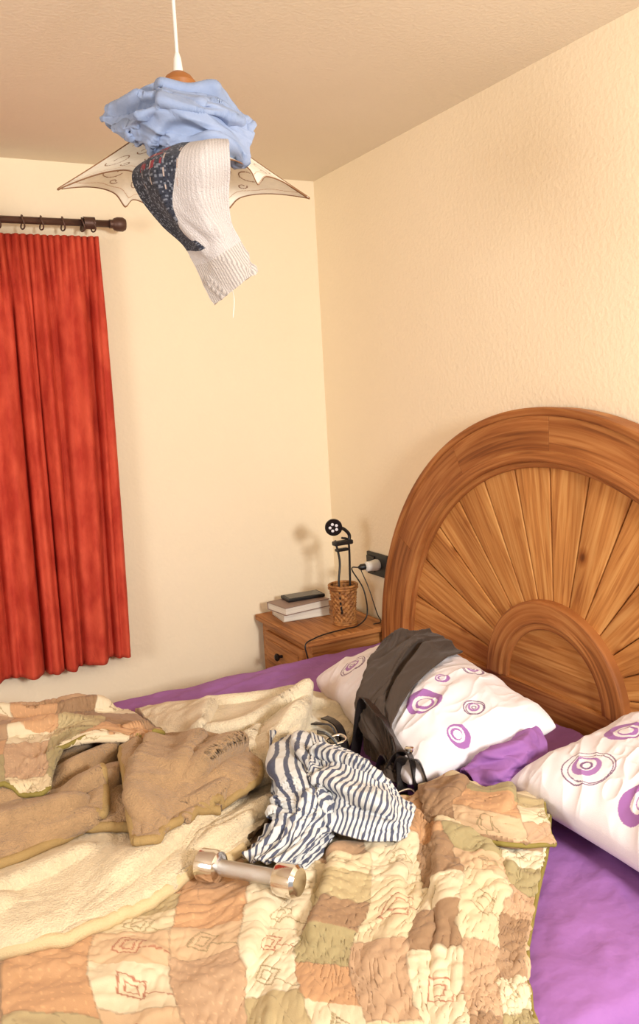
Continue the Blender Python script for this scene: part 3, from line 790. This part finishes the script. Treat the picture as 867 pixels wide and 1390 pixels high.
for i in range(5):
    t = 2 * math.pi * i / 5
    o_ = np.array([bx - .045, by - .03, bz + .405]) + h_ * .014 + .014 * (math.cos(t) * s1 + math.sin(t) * s2)
    lathe('led_%d' % i, [(0, -.002), (.006, -.002), (.006, .001), (.003, .004), (0, .004)], o_, M_led, rl, axis=hd, seg=14)
so = empty('wall_socket')
box('plate', (1.744, 2.77, .83), (1.756, 2.93, .925), M_black, so, .003)
box('module', (1.738, 2.865, .845), (1.746, 2.925, .91), M_black, so, .003)
pl = empty('power_plug')
lathe('plug_body', [(0, 0), (.022, 0), (.024, .012), (.02, .035), (.02, .055), (.012, .06), (0, .06)], (1.743, 2.84, .88), M_white, pl, axis=(-1, 0, 0))
lathe('plug_head', [(0, 0), (.013, 0), (.013, .02), (.006, .03), (0, .03)], (1.685, 2.845, .88), M_black, pl, axis=(-1, .1, 0))
tube('cable_up', [(1.66, 2.85, .88), (1.63, 2.86, .875), (1.645, 2.80, .80), (1.65, 2.79, .70), (1.60, 2.78, .6655), (1.54, 2.77, .6655), (1.45, 2.76, .6655), (1.38, 2.735, .6655), (1.33, 2.715, .655), (1.335, 2.71, .60)], .0028, M_black, pl, n=120, seg=8)
tube('cable_down', [(1.66, 2.84, .872), (1.67, 2.80, .80), (1.69, 2.78, .70), (1.70, 2.77, .665), (1.66, 2.76, .664)], .002, M_black, pl, n=60, seg=8)

# ------------------------------------------------------------------ pendant lamp
pd = empty('pendant_lamp')
LX, LY = .574, 1.58
rv = np.array([.8821, -.4709, 0]); fv = np.array([.4709, .8821, 0]); zv = np.array([0, 0, 1.0])
def LP_(a, b, z):
    return np.array([LX, LY, 0]) + rv * a + fv * b + zv * z
tube('cord', [(LX, LY, 2.20), (LX, LY, 2.5)], .0035, M_white, pd, n=4)
lathe('ceiling_rose', [(0, -.03), (.03, -.03), (.045, -.012), (.05, 0), (0, 0)], (LX, LY, 2.5), M_white, pd)
lathe('cord_grip', [(.004, .02), (.007, .01), (.009, -.01), (.009, -.03), (0, -.03)], (LX, LY, 2.240), M_white, pd)
lathe('wooden_cap', [(0, .02), (.012, .02), (.024, .012), (.033, 0), (.030, -.012), (.018, -.02), (0, -.02)], (LX, LY, 2.204), M_wood_ns, pd)
tube('lamp_holder', [(LX, LY, 2.07), (LX, LY, 2.19)], .014, M_white, pd, n=4)
lathe('bulb', [(0, -.07), (.018, -.065), (.028, -.045), (.028, -.03), (.016, 0), (.014, .01)], (LX, LY, 2.08), M_led, pd)
HRIM, HTOP = 1.995, 2.150
corn = [(.240, .093), (-.093, .240), (-.225, -.093), (.095, -.225)]
M_shade, nt, b = newmat('parchment_shade')
b.inputs['Roughness'].default_value = .7
at = nt.nodes.new('ShaderNodeAttribute'); at.attribute_name = 'Col'
nt.links.new(at.outputs['Color'], b.inputs['Base Color'])
tr = nt.nodes.new('ShaderNodeBsdfTranslucent'); mxs = nt.nodes.new('ShaderNodeMixShader'); mxs.inputs[0].default_value = .45
nt.links.new(at.outputs['Color'], tr.inputs['Color'])
nt.links.new(b.outputs[0], mxs.inputs[1]); nt.links.new(tr.outputs[0], mxs.inputs[2])
nt.links.new(mxs.outputs[0], nt.nodes['Material Output'].inputs['Surface'])
M_rib = mat_plain('brown_rib', (132, 92, 60), .6)
for k in range(4):
    ca = np.array(corn[k]); cb = np.array(corn[(k + 1) % 4])
    n1, n2 = 170, 200
    s, t = np.meshgrid(np.linspace(0, 1, n2), np.linspace(0, 1, n1))
    base = ca[None, None] * (1 - s[..., None]) + cb[None, None] * s[..., None]
    top = base * .10
    sc = np.abs(np.sin(np.pi * s)) ** .7
    tt = t * (1 - .10 * sc)
    ab = top * (1 - tt[..., None]) + base * tt[..., None]
    ab = ab * (1 - .06 * (np.sin(np.pi * s) * t)[..., None])
    h = HTOP + (HRIM - HTOP) * (tt ** .88)
    h = h + .010 * np.abs(np.sin(2 * np.pi * s)) * t ** 6 - .016 * (t ** 8) * (np.exp(-((s - .5) / .06) ** 2))
    Vv = np.array([LX, LY, 0]) + ab[..., :1] * rv + ab[..., 1:] * fv + h[..., None] * zv
    c = np.broadcast_to(np.array([255, 252, 242.]), s.shape + (3,)).copy()
    c *= (.97 + .03 * vn(s * 40, t * 40, k + 4))[..., None]
    c[np.abs(1 - t - .006) < .005] = (178, 138, 100)
    c[np.abs(1 - t - .085 + .01 * np.sin(s * 30)) < .003] = (196, 160, 124)
    for (cx, cy, r) in ((-.30, .70, .10), (.30, .72, .10), (-.12, .62, .06), (.13, .58, .07), (0, .78, .05), (-.18, .84, .04), (.2, .85, .04), (-.05, .45, .05)):
        dx = (s - .5 - cx) * (.3 + t); dy = t - cy
        d = np.hypot(dx * 1.0, dy); an = np.arctan2(dy, dx)
        c[(np.abs(d - r * (.45 + .55 * (an + np.pi) / (2 * np.pi))) < .0045)] = (150, 110, 76)
    c[(np.abs(t - .50 - .05 * np.sin(s * 14 + k)) < .004) & (np.abs(s - .5) < .36)] = (165, 122, 84)
    ob = mesh_obj('shade_panel_%d' % k, Vv.reshape(-1, 3), grid_faces(n1, n2), M_shade, pd, cols=linarr(c.reshape(-1, 3)))
    mo = ob.modifiers.new('s', 'SOLIDIFY'); mo.thickness = .0012
    tube('rim_cord_%d' % k, Vv[-1][::5], .0012, M_rib, pd, n=80, seg=6)
    tube('rib_%d' % k, Vv[:, 0][::6], .0025, M_rib, pd, n=60, seg=6)

# ---- blue shirt wrapped over the top of the shade
M_blue = mat_plain('blue_cotton', (144, 158, 188), .85, c2=(134, 149, 180), nscale=30, bscale=500, bstr=.3, bdist=.002)
bl = empty('blue_shirt')
def lg(rows): return [[tuple(LP_(*p)) for p in r] for r in rows]
def arcs(n, seed, h=.014, vmin=.15, vmax=.85, tilt=0.0):
    rng = np.random.RandomState(seed); out = []
    for i in range(n):
        cu, cv = rng.uniform(.1, .9), vmin + (vmax - vmin) * (i + rng.uniform(.2, .8)) / n
        L = rng.uniform(.22, .5); an = tilt + rng.uniform(-.6, .6); bend = rng.uniform(-.18, .18)
        pts = []
        for t in (-1, -.35, .35, 1):
            pts.append((cu + L * t * math.cos(an) - bend * (1 - t * t) * math.sin(an), cv + L * t * math.sin(an) * .6 + bend * (1 - t * t) * math.cos(an)))
        wn = rng.uniform(.004, .007); ww = rng.uniform(.012, .022)
        out.append((pts, wn, ww, h * rng.uniform(.6, 1.2), .7) if rng.rand() < .6 else (pts, ww, wn, h * rng.uniform(.6, 1.2), .7))
    return out
B1 = [[(-.09,.06,2.095),(-.05,.08,2.110),(.0,.09,2.115),(.06,.08,2.110),(.10,.05,2.095)],
      [(-.125,-.02,2.115),(-.07,-.02,2.136),(.0,-.02,2.142),(.06,-.02,2.136),(.108,-.02,2.112)],
      [(-.140,-.07,2.118),(-.075,-.10,2.122),(.0,-.115,2.128),(.07,-.11,2.122),(.128,-.07,2.100)],
      [(-.095,-.11,2.090),(-.050,-.14,2.094),(.01,-.160,2.096),(.08,-.150,2.088),(.140,-.10,2.066)],
      [(-.055,-.12,2.062),(-.030,-.152,2.060),(.02,-.175,2.054),(.088,-.162,2.048),(.122,-.10,2.042)],
      [(-.035,-.11,2.042),(-.02,-.135,2.034),(.02,-.155,2.026),(.07,-.14,2.022),(.098,-.09,2.028)]]
outv = -fv * .7 + zv * .7
cloth('torso', lg(B1), 340, 360, [(.004, 14, 5, 80, 501), (.007, 22, 6, 60, 1502), (.006, 34, 9, 100, 1503), (.003, 60, 20, 70, 1504)], .003, None, M_blue, bl, None, out=outv, support=False,
      uvcreases=[([(0, .36), (.3, .46), (.6, .42), (1, .26)], .008, .026, .020, .8), ([(.05, .60), (.35, .66), (.7, .62), (1, .46)], .007, .022, .020, .8), ([(.16, .16), (.42, .30), (.52, .55), (.42, .76)], .008, .022, .018, .8)] + arcs(13, 5, .013, .18, .92))
B2 = [[(-.10,-.01,2.120),(-.02,.0,2.146),(.05,.0,2.144),(.095,.0,2.118)],
      [(-.120,-.06,2.126),(-.04,-.075,2.148),(.04,-.08,2.144),(.110,-.05,2.118)],
      [(-.115,-.10,2.108),(-.03,-.130,2.122),(.05,-.135,2.116),(.118,-.09,2.095)]]
cloth('sleeve', lg(B2), 180, 300, [(.006, 26, 7, 70, 1512), (.004, 50, 12, 95, 1513)], .003, None, M_blue, bl, None, out=outv, support=False,
      uvcreases=[([(0, .35), (.3, .55), (.65, .45), (1, .6)], .006, .020, .014, .8)] + arcs(6, 9, .010, .1, .9, .25))

# ---- knitted sweater sleeve
SL = [
 [(-.025,-.09,2.050),(.015,-.125,2.050),(.055,-.135,2.050),(.090,-.10,2.050)],
 [(-.060,-.185,1.995),(-.010,-.242,1.995),(.055,-.268,1.995),(.112,-.262,1.998)],
 [(-.050,-.20,1.950),(-.004,-.24,1.940),(.045,-.26,1.935),(.105,-.25,1.950)],
 [(-.018,-.20,1.905),(.020,-.225,1.895),(.058,-.24,1.895),(.100,-.23,1.910)],
 [(.022,-.20,1.865),(.046,-.22,1.862),(.074,-.23,1.868),(.104,-.22,1.885)],
 [(.045,-.20,1.812),(.070,-.215,1.818),(.096,-.225,1.830),(.122,-.215,1.848)],
 [(.064,-.19,1.762),(.088,-.205,1.775),(.114,-.215,1.792),(.140,-.205,1.810)]]
def knit(u, v, ul, vl):
    U_, V_ = u / ul, v / vl
    grey = np.broadcast_to(np.array([200, 192, 190.]), u.shape + (3,)).copy()
    grey *= (.95 + .07 * (np.sin(u * 2 * np.pi / .004) > 0))[..., None]
    edge_ = .50 + .08 * np.sin(V_ * 9 + .3) - .30 * np.clip(V_ - .45, 0, 1)
    dark = (U_ < edge_) & (V_ < .70)
    sp = _h(np.floor(u / .0022).astype(int), np.floor(v / .0026).astype(int), 5)
    dk = np.where((sp > .84)[..., None], np.array([120, 124, 136.]), np.array([54, 57, 70.]))
    dk = np.where((sp < .25)[..., None], np.array([36, 40, 52.]), dk)
    out = np.where(dark[..., None], dk, grey)
    sq = _h(np.floor(u / .007).astype(int), np.floor(v / .009).astype(int), 11)
    red = dark & (V_ > .06) & (V_ < .22) & (U_ > .14) & (U_ < .42) & (sq > .52)
    out = np.where(red[..., None], np.array([140, 46, 58.]), out)
    dash = (V_ > .14) & (V_ < .30) & (np.abs(((U_ * 8) % 1) - .5) < .05) & (((v / .022 + np.floor(U_ * 8) * .37) % 1) < .5) & (U_ < .60) & (U_ > .15)
    out = np.where(dash[..., None], np.array([190, 170, 160.]), out)
    rib = (V_ > .78)
    rb = .84 + .18 * (np.sin(u * 2 * np.pi / .006) > -.2)
    out = np.where(rib[..., None], np.array([200, 190, 184.]) * rb[..., None], out)
    return out
sw = empty('knitted_sweater')
cloth('sleeve', lg(SL), 460, 300, [(.007, 9, 3, 0, 141), (.005, 16, 5, 30, 142), (.003, 22, 6, -20, 1143)], .014, knit, M_knit, sw, None, out=-fv, support=False,
      uvcreases=[([(.30, .12), (.42, .45), (.40, .80)], .02, .02, .010, .2), ([(.78, .12), (.70, .45), (.74, .75)], .018, .018, .008, .2)])
tube('loose_thread', [LP_(.095, -.20, 1.79), LP_(.098, -.20, 1.765), LP_(.094, -.20, 1.735)], .0006, M_white, sw, n=12, seg=5)

# ------------------------------------------------------------------ lights
w = bpy.data.worlds.new('world'); scene.world = w; w.use_nodes = True
bg = w.node_tree.nodes['Background']; bg.inputs[0].default_value = (1, .985, .955, 1); bg.inputs[1].default_value = .46
def area(name, loc, target, size, energy, col):
    d = bpy.data.lights.new(name, 'AREA'); d.energy = energy; d.size = size; d.color = col
    o = bpy.data.objects.new(name, d); scene.collection.objects.link(o)
    o.location = loc
    o.rotation_euler = (Vector(target) - Vector(loc)).to_track_quat('-Z', 'Y').to_euler()
    return o
area('softbox_light', (1.0, -.9, 1.85), (.7, 2.6, 1.05), .38, 69, (1, .985, .955))
area('fill_light', (-1.9, .8, 1.7), (.8, 2.2, .8), .8, 29, (1, .99, .98))  # added fill from the left side; no window is modelled there
